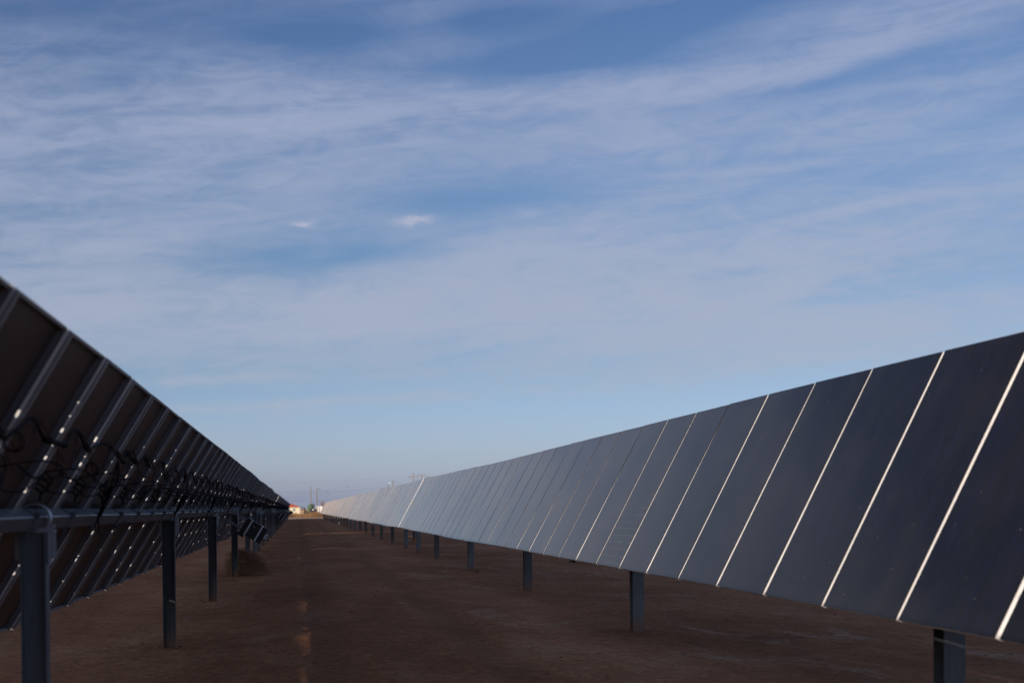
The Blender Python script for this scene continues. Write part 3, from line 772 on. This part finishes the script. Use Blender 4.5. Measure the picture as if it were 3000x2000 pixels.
def bare_tree(px, Y, h, w, seed, label):
    q = random.Random(seed); root = empty('tree', (at(px, Y), Y, 0)); tag(root, label, 'tree', 'bare trees beyond the right row')
    t = MB(); cr = MB()
    t.tube([(0, 0, -.1), (.05, 0, h * .3), (0, .05, h * .55)], [.14, .11, .07], 8)
    def grow(p, d, L, r, n):
        e = p + d * L; m_ = p.lerp(e, .5) + Vector((q.uniform(-.1, .1), q.uniform(-.1, .1), .05)) * L
        cr.tube([p, m_, e], [r, r * .8, r * .5], 4, 0, False)
        if n == 0: return
        for _ in range(4):
            nd = (d + Vector((q.uniform(-.9, .9), q.uniform(-.9, .9), q.uniform(-.3, .6)))).normalized()
            grow(p.lerp(e, q.uniform(.5, 1)), nd, L * .66, max(.010, r * .6), n - 1)
    for k in range(7):
        a = k * .9; grow(Vector((0, 0, h * q.uniform(.25, .55))), Vector((math.cos(a) * w, math.sin(a) * w, 1)).normalized(), h * .27, .05, 3)
    t.obj('trunk', M['bark'], root); cr.obj('crown', M['bark'], root)
bare_tree(954, 395, 4.1, .9, 3, 'bare brown tree beyond the end of the right row, above the white trailer')
bare_tree(949, 420, 3.2, .8, 4, 'smaller bare brown tree left of the taller one, beside the white trailer')

# utility poles and their wires
POLES = []
def pole(px, py, Y, label, arm=None, lamp=False):
    h = zat(py, Y); root = empty('utility_pole', (at(px, Y), Y, 0)); tag(root, label, 'utility pole', 'utility poles in the distance')
    mb = MB(); mb.tube([(0, 0, -.3), (0, 0, h * .5), (0, 0, h)], [.145, .12, .095], 10); mb.obj('shaft', M['wood'], root)
    if arm:
        z = zat(arm[0], Y); w = arm[1] / F * Y
        a = MB(); a.box(-w, w, -.15, -.096, z - .055, z + .055); a.obj('crossarm', M['wood'], root)
        for x in (-w + .1, w - .1):
            i = MB(); i.tube([(x, -.12, z + .056), (x, -.12, z + .12), (x, -.12, z + .2)], [.05, .08, .04], 8); i.obj('insulator', M['insul'], root)
            i = MB(); i.tube([(x, -.12, z - .058), (x, -.12, z - .17)], [.07, .09], 8); i.obj('insulator', M['insul'], root)
    if lamp:
        l = MB(); zl = zat(1421, Y); l.tube(catmull([(-.08, 0, zl), (-.35, 0, zl + .35), (-.6, 0, zl + .4)], 4), .03, 6); o = l.obj('lamp_arm', M['wire'], root)
        l = MB(); l.box(-1.15, -.6, -.12, .12, zl + .34, zl + .48); l.obj('lamp_head', M['white'], o)
    return root, h
pole(910.6, 1425, 372, 'taller of the two bare utility poles behind the green tank')
pole(928.7, 1431, 372, 'shorter of the two bare utility poles, right of the green tank')
pole(1137, 1420, 400, 'short bare utility pole top showing left of the street lamp pole')
pole(1152, 1408, 385, 'utility pole carrying a white street lamp on a short arm', lamp=True)
pole(1211.7, 1387, 360, 'tallest utility pole with its crossarm set well below the top', arm=(1399, 12.5))
pole(1236, 1391, 380, 'utility pole with a crossarm at its very top, right of the tallest pole', arm=(1394.5, 11.5))
pole(1257, 1396, 400, 'rightmost utility pole, only its crossarm showing above the panels', arm=(1400, 9.5))
def wire(name, a, b, sag, label, r=.014):
    mb = MB(); a, b = Vector(a), Vector(b); pts = []
    for i in range(25):
        t = i / 24; p = a.lerp(b, t); p.z -= 4 * sag * t * (1 - t); pts.append(p)
    mb.tube(pts, r, 4, 0, False); tag(mb.obj(name, M['wire']), label, 'overhead wire', 'overhead wires')
def pp(px, py, Y): return (at(px, Y), Y, zat(py, Y))
wire('overhead_wire', pp(560, 1437, 372), pp(910.6, 1441, 371.8), .15, 'overhead wire running left from the taller bare pole', .016)
wire('overhead_wire', pp(910.6, 1441, 371.8), pp(1137, 1428, 400), .35, 'overhead wire from the taller bare pole to the pole beside the street lamp', .016)
wire('overhead_wire', pp(855, 1469, 390), pp(910.6, 1444, 372.2), .1, 'slanting service wire from the bare pole down to the house')
wire('overhead_wire', pp(1152, 1411, 385), pp(1236, 1394, 380), 1.5, 'sagging wire from the street lamp pole to the crossarm pole')
wire('overhead_wire', pp(1137, 1424, 400), pp(1152, 1424, 385), .2, 'short wire between the lamp pole and its neighbour')
wire('overhead_wire', pp(560, 1414, 372), pp(1211.7, 1397, 360), .6, 'highest thin overhead wire crossing to the tallest crossarm pole', .007)

def bird(px, py, Y, s, rz, flap):
    mb = MB()
    pr = [(-.17, .004), (-.11, .03), (-.02, .05), (.07, .04), (.12, .028), (.155, .03), (.19, .006)]
    mb.tube([(0, y, 0) for y, _ in pr], [q for _, q in pr], 8)
    mb.add([(-.03, -.16, 0), (.03, -.16, 0), (.06, -.27, 0), (-.06, -.27, 0)], [(0, 1, 2, 3)])
    o = mb.obj('bird', M['bird'], None, True); o.location = pp(px, py, Y); o.scale = (s, s, s); o.rotation_euler = (0, R(rz * .2), R(rz))
    for sd in (-1, 1):
        w = MB(); w.add([(sd * .03, .06, .02), (sd * .03, -.07, .02), (sd * .2, -.05, .02 + flap * .5), (sd * .2, .09, .02 + flap * .5), (sd * .38, -.03, .02 + flap * .6)], [(0, 1, 2, 3), (3, 2, 4)])
        w.obj('wing', M['bird'], o)
    return o
for k, (px, py, s, rz, fl, lab) in enumerate(((936, 1433, 1.0, 70, .3, 'leftmost bird in the flock, just right of the shorter bare pole'),
        (955, 1437, .95, 60, .2, 'bird of the flock on the level of the overhead wire'),
        (941.5, 1450, 1.05, 80, -.2, 'lowest-left bird of the flock, near the shorter bare pole'),
        (961, 1446.5, 1.1, 75, .25, 'bird just below the overhead wire, right in the lower trio'),
        (954, 1453.5, .8, 65, .3, 'faintest, lowest bird of the flock'),
        (1002, 1427, .85, 70, .1, 'left bird of the pair flying above the overhead wire'),
        (1017.5, 1428.5, 1.15, 55, .3, 'right bird of the pair flying above the overhead wire'))):
    tag(bird(px, py, 300, s * .7, rz, fl), lab, 'bird', 'birds in the sky over the wires')

# ------------------------------------------------------------------ sky
SUN = Vector((-A_SUN, -B_SUN, 1.0)).normalized()
elev = math.asin(SUN.z); rot = math.atan2(SUN.x, SUN.y)
w = bpy.data.worlds.new('World'); scene.world = w; w.use_nodes = True
nt = NT(w.node_tree)
out = nt.n('ShaderNodeOutputWorld'); bg = nt.n('ShaderNodeBackground'); nt.l(bg.outputs[0], out.inputs[0])
sky = nt.n('ShaderNodeTexSky'); sky.sky_type = 'NISHITA'; sky.sun_disc = False; sky.sun_elevation = elev; sky.sun_rotation = rot
sky.air_density = 1.0; sky.dust_density = 1.2; sky.ozone_density = 1.6; sky.altitude = 100
STR = .10
tc = nt.n('ShaderNodeTexCoord'); sp = nt.n('ShaderNodeSeparateXYZ'); nt.l(tc.outputs['Generated'], sp.inputs[0])
dx, dy, dz = sp.outputs
S = nt.m('ARCTAN2', dx, dy)
hl = nt.m('SQRT', nt.m('ADD', nt.m('MULTIPLY', dx, dx), nt.m('MULTIPLY', dy, dy)))
Tn = nt.m('DIVIDE', dz, nt.m('MAXIMUM', hl, .05))
def sxy(px, py):          # photo landmark (2352 wide) -> direction (azimuth, tan elevation)
    a = math.atan((px - 682) / 3267); return a, (1169 - py) / 3267 * math.cos(a)
def blob(px, py, wx, wy, slope, amp, warp=None):
    s0, t0 = sxy(px, py); ds = nt.m('SUBTRACT', S, s0); dt = nt.m('SUBTRACT', Tw if warp is None else warp, t0)
    dt = nt.m('SUBTRACT', dt, nt.m('MULTIPLY', ds, slope))
    a = nt.m('DIVIDE', ds, wx / 3267); b = nt.m('DIVIDE', dt, wy / 3267)
    e = nt.m('ADD', nt.m('MULTIPLY', a, a), nt.m('MULTIPLY', b, b))
    return nt.m('MULTIPLY', nt.m('POWER', 2.718, nt.m('MULTIPLY', e, -1.0)), amp)
base = nt.comb(S, Tn, 0.0)
wn = nt.noise(nt.mapping(base, (3.2, 14, 1)), 1.0, 4, .6)
Tw = nt.m('ADD', Tn, nt.m('MULTIPLY', nt.m('SUBTRACT', wn, .5), .045))
cov = None
for bq in ((420, 265, 620, 95, .02, .85), (1150, 250, 560, 62, .05, .55), (1460, 236, 460, 40, .10, .32), (1990, 128, 400, 30, .20, .32), (2090, 236, 400, 30, .21, .40), (2250, 20, 420, 46, .14, .50), (1850, 60, 500, 40, .12, .22), (1750, 320, 640, 60, .04, .52), (1980, 363, 460, 13, .05, .28), (120, 415, 460, 10, .0, .34),
           (300, 430, 600, 60, -.02, .62), (1900, 470, 620, 90, .05, .52), (150, 560, 420, 60, .1, .62), (600, 690, 900, 80, .03, .80), (1500, 620, 700, 95, .06, .55),
           (1300, 740, 900, 80, .02, .55), (2050, 700, 600, 120, .03, .5), (500, 812, 1100, 50, .02, .30), (600, 864, 760, 13, .03, .26), (300, 75, 420, 46, .05, .30), (960, 70, 120, 80, .0, .26), (1240, 90, 320, 50, .2, .22), (1900, 830, 700, 36, .05, .42), (760, 925, 380, 12, .07, .75), (420, 880, 300, 18, .03, .3),
           (560, 1060, 800, 70, .0, .20), (1200, 560, 380, 40, .12, .35), (-400, 300, 500, 200, 0, .5), (-500, 700, 600, 160, 0, .6)):
    g = blob(*bq); cov = g if cov is None else nt.m('ADD', cov, g)
for bq in ((820, 592, 360, 32, .03, -.55), (1080, 455, 360, 30, -.02, -.35), (700, 800, 700, 16, .02, -.22), (1250, 130, 420, 55, .1, -.35), (700, 70, 900, 45, 0, -.3), (60, 612, 130, 12, 0, -.4), (1920, 186, 230, 24, .20, -.30), (2300, 262, 190, 28, .1, -.22), (1340, 165, 300, 36, .05, -.28), (2120, 392, 190, 20, .06, -.22)):
    cov = nt.m('ADD', cov, blob(*bq))
# fibrous cirrus texture, combed along slightly rising streaks
comb_ = nt.mapping(base, (1, 1, 1), (0, 0, R(-5)))
f1 = nt.noise(nt.mapping(comb_, (3.6, 27, 1)), 1.3, 7, .56, 1.0)
f2 = nt.noise(nt.mapping(base, (16, 46, 1), (0, 0, R(-24))), 1.2, 8, .62, 1.6)
f3 = nt.noise(nt.mapping(base, (2.2, 9, 1), (0, 0, 0), (3, 1, 0)), 1.0, 5, .55, .5)
f4 = nt.noise(nt.mapping(comb_, (9, 110, 1), (0, 0, 0), (1, 7, 0)), 1.3, 7, .65, .8)
fib = nt.m('ADD', nt.m('MULTIPLY', nt.m('SUBTRACT', f4, .5), .07), nt.m('ADD', nt.m('MULTIPLY', f1, .55), nt.m('ADD', nt.m('MULTIPLY', f2, .38), nt.m('MULTIPLY', f3, .36))))
tex = nt.smooth(fib, .46, .86)
dens = nt.m('MULTIPLY', nt.m('MAXIMUM', nt.m('ADD', cov, .12), 0.0), nt.m('MULTIPLY_ADD', tex, 1.85, .36))
dens = nt.m('SUBTRACT', 1.0, nt.m('POWER', 2.718, nt.m('MULTIPLY', dens, -1.15)), clamp=True)
# a few small brighter wisps
Tf = nt.m('ADD', Tn, nt.m('MULTIPLY', nt.m('SUBTRACT', nt.noise(nt.mapping(base, (30, 60, 1)), 2.0, 6, .65), .5), .010))
wisp = None
for bq in ((955, 508, 42, 9, .06, .85), (700, 514, 26, 7, .05, .6), (1222, 494, 40, 8, .1, .20), (1300, 480, 24, 8, .1, .12), (735, 585, 50, 16, .1, .2), (1980, 488, 70, 12, .1, .12)):
    g = blob(*bq, warp=Tf); wisp = g if wisp is None else nt.m('ADD', wisp, g)
wisp = nt.m('MULTIPLY', wisp, nt.m('MULTIPLY_ADD', f2, 1.4, .25))
up = nt.smooth(Tn, -.01, .012)
dens = nt.m('MULTIPLY', nt.m('MINIMUM', nt.m('ADD', nt.m('MULTIPLY', dens, .86), wisp), .97), up)
cloudc = nt.ramp(nt.m('MULTIPLY', Tn, 2.4), [(0, (.40, .445, .515)), (.25, (.415, .453, .562)), (.55, (.398, .445, .595)), (1, (.365, .425, .605))])
# clear-sky tone: Nishita graded towards the deeper evening blue overhead
skyc = nt.n('ShaderNodeVectorMath', operation='SCALE'); nt.l(sky.outputs[0], skyc.inputs[0]); skyc.inputs[3].default_value = 1.0
SKY_TINT = nt.ramp(nt.m('MULTIPLY', Tn, 1.2), [(0, (1.05, 1.24, 2.95)), (.020, (.95, 1.13, 2.3)), (.048, (.87, 1.04, 1.86)), (.116, (.685, .82, 1.24)), (.186, (.62, .74, 1.04)), (.288, (.70, .79, 1.06)), (.42, (.55, .67, .98)), (.55, (.55, .64, .91)), (1, (.66, .64, .78))])
clear = nt.mix(1.0, skyc.outputs[0], SKY_TINT, 'MULTIPLY')
cs = nt.n('ShaderNodeVectorMath', operation='SCALE'); nt.l(cloudc, cs.inputs[0]); cs.inputs[3].default_value = 1.0 / STR
col = nt.mix(dens, clear, cs.outputs[0])
nt.l(col, bg.inputs[0]); bg.inputs[1].default_value = STR
w['sky_nodes'] = 'cirrus over clear evening sky'

# ------------------------------------------------------------------ sun and camera
ld = bpy.data.lights.new('sun', 'SUN'); ld.energy = 4.6; ld.angle = R(.5); ld.color = (1.0, .87, .74)
lo = bpy.data.objects.new('sun', ld); COL.objects.link(lo); lo.rotation_euler = (-SUN).to_track_quat('-Z', 'Y').to_euler(); lo.location = SUN * 50

cd = bpy.data.cameras.new('camera'); cam = bpy.data.objects.new('camera', cd); COL.objects.link(cam)
cam.location = (0, 0, CAM_H)
ROLL = R(.42)
cam.rotation_mode = 'QUATERNION'
cam.rotation_quaternion = (Matrix.Rotation(ROLL, 4, 'Y') @ Matrix.Rotation(R(90), 4, 'X')).to_quaternion()
cd.sensor_width = 36; cd.lens = 50; cd.shift_x = 630 / 3000; cd.shift_y = 491 / 3000
cd.clip_start = .1; cd.clip_end = 30000
cd.dof.use_dof = True; cd.dof.focus_distance = 21.0; cd.dof.aperture_fstop = 2.1; cd.dof.aperture_blades = 9
scene.camera = cam
scene.view_settings.view_transform = 'Standard'; scene.view_settings.look = 'None'; scene.view_settings.exposure = 0; scene.view_settings.gamma = 1
scene.cycles.use_denoising = True
scene.cycles.max_bounces = 6
